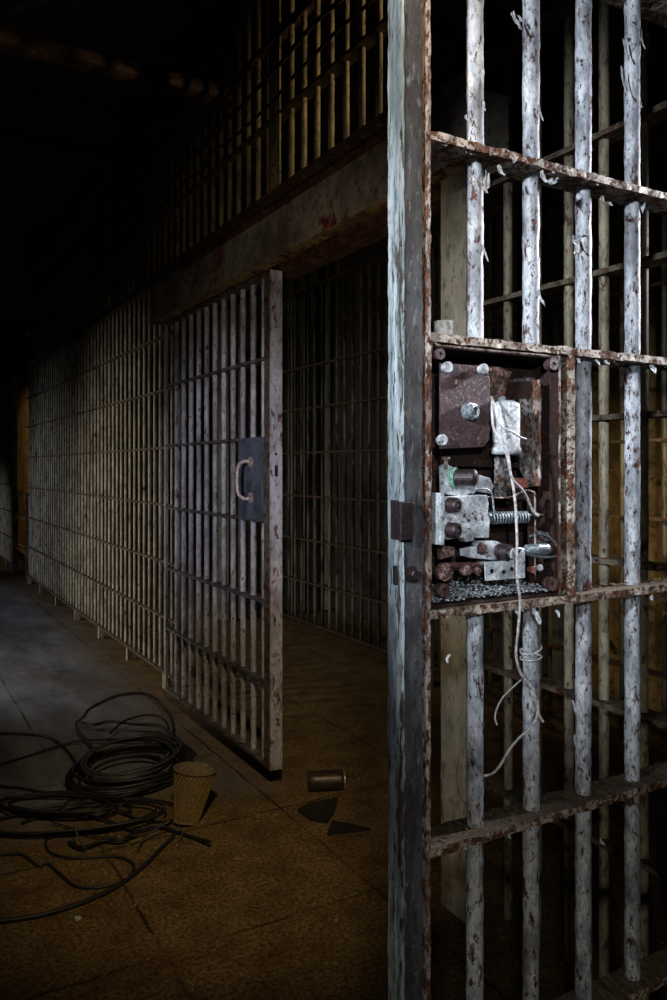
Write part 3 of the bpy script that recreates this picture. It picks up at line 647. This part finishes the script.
# ------------------------------------------------------------------ things on the floor
def cable(pts, r, label, mat='cable', sub=6):
    return tag(MB().tube([G(*p)+Vector((0, 0, r)) for p in pts], r*.82, 8, sub=sub).build('cable', mat), label, 'cable')
cable([(-20, 735), (10, 735), (45, 738), (62, 748), (74, 762), (80, 778), (76, 795, .01), (60, 812, .01)], .0085, 'black cable curving in from the left edge above the coil')
cable([(-25, 773), (0, 766), (30, 757), (60, 747, .01), (85, 742, .02), (140, 741, .03), (170, 745, .02), (196, 756)], .0075, 'straight black cable running from the left edge across to the door side', 'cable')
cable([(86, 775, .01), (92, 760, .02), (92, 748, .03), (80, 735, .03), (76, 725, .04), (84, 718, .08), (88, 712, .14), (98, 706, .22), (120, 697, .29), (145, 696, .31), (162, 706, .28), (172, 722, .2), (174, 740, .1), (168, 756, .02), (160, 766)], .0095, 'black cable arching up in a loop above the coil', 'cable2')
cable([(80, 724, .03), (95, 726, .05), (110, 723, .05), (135, 726, .05), (160, 728, .05), (178, 740, .03), (192, 757)], .009, 'grey cable lying across the arching loop', 'cable2')
cable([(110, 735, .04), (125, 722, .06), (150, 716, .07), (165, 722, .06), (170, 734, .04)], .007, 'short black cable inside the arching loop')
rr = random.Random(21)
cc = G(132, 776)
def coil(cx, cy, rx, ry, n, z0, dz, r, jit, label, mat, rot=0):
    pts = []
    for i in range(n*16+1):
        a_ = 2*PI*i/16; k = i/16
        j = 1+jit*math.sin(k*2.3+a_*.5)
        x, y = rx*j*math.cos(a_), ry*j*math.sin(a_)
        pts.append(Vector((cx+x*math.cos(rot)-y*math.sin(rot), cy+x*math.sin(rot)+y*math.cos(rot), z0+dz*k+.012*math.sin(a_*1+k))))
    tag(MB().tube(pts, r*.8, 8, sub=3).build('cable_coil', mat), label, 'cable coil')
coil(cc.x, cc.y, .27, .25, 4, .015, .016, .010, .07, 'coiled black cable in the middle of the heap', 'cable', .4)
coil(cc.x+.01, cc.y+.02, .23, .20, 3, .07, .012, .009, .10, 'grey cable coil on top of the heap', 'cable2', .9)
coil(cc.x-.02, cc.y-.02, .16, .13, 2, .03, .012, .008, .10, 'small inner black cable coil in the heap', 'cable', .2)
c2 = G(92, 822)
coil(c2.x, c2.y, .33, .13, 3, .008, .008, .006, .25, 'flattened tangle of black cable in front of the coil', 'cable', -.35)
coil(c2.x-.06, c2.y+.12, .24, .10, 3, .02, .010, .007, .3, 'small black cable tangle piled between the coils', 'cable', -.7)
for k_ in range(5):
    pp = []
    x0_ = 10+14*k_
    for j_ in range(9): pp.append((x0_+j_*18+rr.uniform(-3, 3), 806+8*k_+9*math.sin(j_*.8+k_*1.7)+rr.uniform(-3, 3), rr.uniform(.005, .02)))
    cable(pp, rr.choice((.004, .006, .0075)), ['black cable end snaking through the dark middle of the heap', 'second thin cable snaking through the dark tangle', 'third cable strand lying across the tangle toward the basket', 'fourth cable strand in the front of the tangle', 'lowest cable strand at the front edge of the tangle'][k_])
cable([(-15, 787), (20, 790), (60, 797), (100, 800, .01), (130, 796, .03), (160, 783, .03), (172, 768, .02)], .008, 'black cable passing under the coil from the left edge')
cable([(-10, 858), (20, 856), (38, 868), (48, 866), (60, 876), (76, 888), (100, 889), (125, 882), (134, 870), (128, 862), (110, 858), (80, 860), (60, 858), (48, 852), (46, 842), (56, 838)], .0065, 'thin black cable looping on the brown floor', 'cable')
cable([(-30, 926), (0, 924), (40, 918), (80, 906), (112, 892), (140, 872), (160, 852), (174, 838)], .009, 'thick black cable running forward to the lower left corner')
cable([(74, 826, .08), (76, 832, .08), (80, 842, .05), (84, 850, .02)], .004, 'short bright wire end poking from the tangle', 'cable2')
cable([(138, 852, .01), (142, 842, .02), (150, 834, .03), (163, 826, .05), (170, 822, .06)], .004, 'thin pale wire leading to the woven basket', 'cable2')
cable([(178, 826, .04), (182, 834, .03), (179, 842, .01), (179, 850)], .0035, 'pale wire end hanging below the woven basket', 'cable2')
# woven basket
bb = G(186, 824); tp = Vector((.866, -.5, 0))*.03+Vector((.5, .866, 0))*.075+Vector((0, 0, .215))
bk = empty('woven_basket', bb, 'small torn yellow-brown woven basket at the edge of the cable heap', 'basket')
ax = tp.normalized(); uu = Vector((.866, -.5, 0)); uu = (uu-ax*uu.dot(ax)).normalized(); ww = ax.cross(uu)
def bpt(t_, a_, k=1.0):
    r_ = (.042+.034*t_)*k; sq = 1+.12*math.sin(2*a_+.6)
    return bb+Vector((0, 0, .004))+ax*(.20*t_+.02*math.sin(a_)*t_)+(uu*math.cos(a_)+ww*math.sin(a_))*r_*sq
mb = MB()
for dirn in (1, -1):
    for k in range(26):
        a0 = 2*PI*k/26
        mb.tube([bpt(t_/8, a0+dirn*t_/8*1.5, 1+.015*dirn) for t_ in range(9)], .0028 if dirn > 0 else .002, 5, sub=2)
mb.build('weave', 'basket', bk)
sh = MB(); sg = 24
vs = [bpt(t_/6, 2*PI*i/sg, .94) for t_ in range(7) for i in range(sg)]+[bpt(t_/6, 2*PI*i/sg, .90) for t_ in range(7) for i in range(sg)]
fs = [(k*sg+i, k*sg+(i+1) % sg, (k+1)*sg+(i+1) % sg, (k+1)*sg+i) for k in range(6) for i in range(sg)]
fs += [tuple(x+7*sg for x in f) for f in fs]+[tuple(range(sg))]
fs += [(6*sg+i, 6*sg+(i+1) % sg, 13*sg+(i+1) % sg, 13*sg+i) for i in range(sg)]
sh.add(vs, fs, True).build('lining', 'basketrim', bk)
MB().tube([bpt(1, 2*PI*i/20, 1.02) for i in range(20)], .006, 7, True, 2).build('rim', 'basketrim', bk)
MB().tube([bpt(0, 2*PI*i/20, 1.02) for i in range(20)], .005, 7, True, 2).build('base_ring', 'basketrim', bk)
# dark tin can on its side
c = G(308, 791); ax = Vector((.93, -.40, 0)).normalized(); a = Vector((c.x, c.y, .043))+Vector((0, 0, 0)); 
can = empty('tin_can', (a.x, a.y, 0), 'dark tin can lying on its side in the cell doorway', 'can')
MB().lathe(a, a+ax, [(0, .038), (.004, .042), (.03, .041), (.034, .042), (.06, .041), (.064, .042), (.10, .041), (.104, .042), (.14, .041), (.155, .042), (.1552, .039), (.03, .037)], 28, True).build('body', 'can', can)
b_ = a+ax*.152
MB().lathe(b_, b_+ax, [(0, .0415), (.002, .044), (.006, .044), (.0062, .039), (.002, .038)], 28).build('rim', 'canrim', can)
# broken slab pieces
def shard(pts, h, label):
    P = [G(x, y) for x, y in pts]; P = [Vector((p.x, p.y, .001)) for p in P]
    tag(MB().prism(P, (0, 0, h)).build('tile_shard', 'tile'), label, 'tile shard')
shard([(298, 812), (308, 806), (338, 800), (334, 815), (327, 824), (310, 821)], .012, 'dark broken tile shard just below the tin can')
shard([(327, 836), (332, 823), (350, 826), (371, 831), (352, 833)], .010, 'pointed dark broken tile shard beside the post')
rr = random.Random(17)
for i, (px, py, s) in enumerate(((78, 920, .012), (258, 818, .02), (240, 860, .012), (300, 900, .014), (210, 905, .013), (345, 870, .012))):
    p = G(px, py); ps = []
    for k in range(6):
        an = 2*PI*k/6; q = s*rr.uniform(.6, 1.2); ps.append(Vector((p.x+q*math.cos(an), p.y+q*math.sin(an), .001)))
    tag(MB().prism(ps, (0, 0, s*.6)).build('rubble_chunk', 'chips' if i == 0 else 'brownchips', bevel=.002), 
        ['tiny pale chip of rubble on the brown floor near the bottom left corner', 'brown rubble chunk left of the broken tile shards', 'brown crumb on the slab right of the cable loops', 'brown rubble crumb near the foot of the steel post', 'brown crumb near the slab joint at the bottom', 'brown rubble crumb between tile shard and steel post'][i], 'rubble')
mb = MB()
for k in range(7000):
    y = rr.uniform(.9, 4.2)**1.0; x = rr.uniform(-.3, 3.6)
    if x < 1.45 and y > 3.1 and rr.random() < .8: continue
    s = rr.choice((.003, .004, .005, .006, .009))*rr.uniform(.6, 1.2)
    chip(mb, (x, y, s*.25), s, rr)
tag(mb.build('floor_grit', 'brownchips'), 'brown plaster grit scattered over the floor slabs', 'debris', kind='stuff')

# ------------------------------------------------------------------ light
def area(name, loc, aim, sx, sy, e, col, spread=180):
    l = bpy.data.lights.new(name, 'AREA'); l.shape = 'RECTANGLE'; l.size = sx; l.size_y = sy; l.energy = e; l.color = col; l.spread = math.radians(spread)
    o = bpy.data.objects.new(name, l); C.objects.link(o); o.location = loc
    o.rotation_euler = (Vector(aim)-Vector(loc)).to_track_quat('-Z', 'Y').to_euler(); return o
def spot(name, loc, aim, e, col, ang, blend, r):
    l = bpy.data.lights.new(name, 'SPOT'); l.energy = e; l.color = col; l.spot_size = math.radians(ang); l.spot_blend = blend; l.shadow_soft_size = r
    o = bpy.data.objects.new(name, l); C.objects.link(o); o.location = loc
    o.rotation_euler = (Vector(aim)-Vector(loc)).to_track_quat('-Z', 'Y').to_euler(); return o
COOL = (.86, .92, 1.0); WARM = (1.0, .78, .46)
spot('daylight_near_window', (-1.8, .08, 2.2), (1.0, .96, 1.74), 400, COOL, 32, 1, .07)
spot('side_rim_fill', (2.4, .80, 2.15), (.95, .97, 1.66), 240, (.96, .94, 1.0), 50, 1, .10)  # rim spot added to brighten the right edges of the bars
spot('box_fill', (-.35, -.75, 1.9), (.86, .96, 1.38), 68, (.88, .93, 1.0), 27, 1, .04)
spot('gate_low_fill', (-.5, -.6, 1.0), (1.05, .97, .66), 24, (1, .93, .80), 36, 1, .06)
spot('daylight_far_window', (-1.85, 5.6, 1.35), (1.6, 5.9, .55), 190, (1, .96, .86), 72, 1, .2)
spot('end_wall_fill', (-1.85, 8.6, 1.45), (1.6, 8.7, .30), 100, (.80, .87, 1), 78, 1, .2)  # added spot before solid wall, lifts the far cell front
spot('door_fill', (-.7, .9, 1.75), (1.5, 3.6, 1.35), 150, (.90, .90, 1.0), 27, 1, .06)  # unseen spot in mid corridor, added to brighten the door
spot('floor_warm_lamp', (.1, .1, 3.1), (1.3, 3.15, 0), 150, WARM, 35, 1, .12)
spot('jamb_warm_fill', (-.2, .5, 1.25), (1.5, 2.75, 2.0), 48, (1, .86, .66), 36, 1, .06)  # added spot, set low to reach the lintel and track cover
spot('cell_warm_lamp', (2.9, 1.55, 2.9), (1.6, 2.7, 3.1), 62, WARM, 40, 1, .05)
spot('cell_low_fill', (2.3, 2.4, 1.6), (3.1, 5.0, 1.15), 2.5, (1, .88, .6), 36, 1, .08)  # small spot added so the rear screen shows
spot('pier_fill', (2.6, 1.9, 1.6), (3.5, 3.0, .95), 26, WARM, 70, 1, .08)  # added spot for the pier and the floor behind the gate
spot('far_low_fill', (-1.85, 11.6, 1.1), (1.6, 12.4, .3), 60, COOL, 40, 1, .15)  # added spot on the farthest grille, the wall has no opening here
spot('alcove_fill', (2.0, 12.6, 2.9), (2.3, 15.6, 1.2), 170, (1, .72, .3), 60, 1, .1)  # unseen spot added to light the alcove plaster
w = bpy.data.worlds.new('world'); bpy.context.scene.world = w; w.use_nodes = True
w.node_tree.nodes['Background'].inputs[0].default_value = (.02, .02, .025, 1); w.node_tree.nodes['Background'].inputs[1].default_value = .3

# ------------------------------------------------------------------ camera
cam = bpy.data.cameras.new('camera'); co = bpy.data.objects.new('camera', cam); C.objects.link(co)
cam.sensor_width = 36; cam.lens = F/1000*36; cam.shift_y = -.032; cam.clip_start = .05
co.location = (0, 0, HC); co.rotation_euler = (PI/2, 0, -math.radians(30))
sc = bpy.context.scene; sc.camera = co
sc.view_settings.view_transform = 'Standard'; sc.view_settings.look = 'None'; sc.view_settings.gamma = 1; sc.view_settings.use_curve_mapping = False
sc.view_settings.exposure = .35
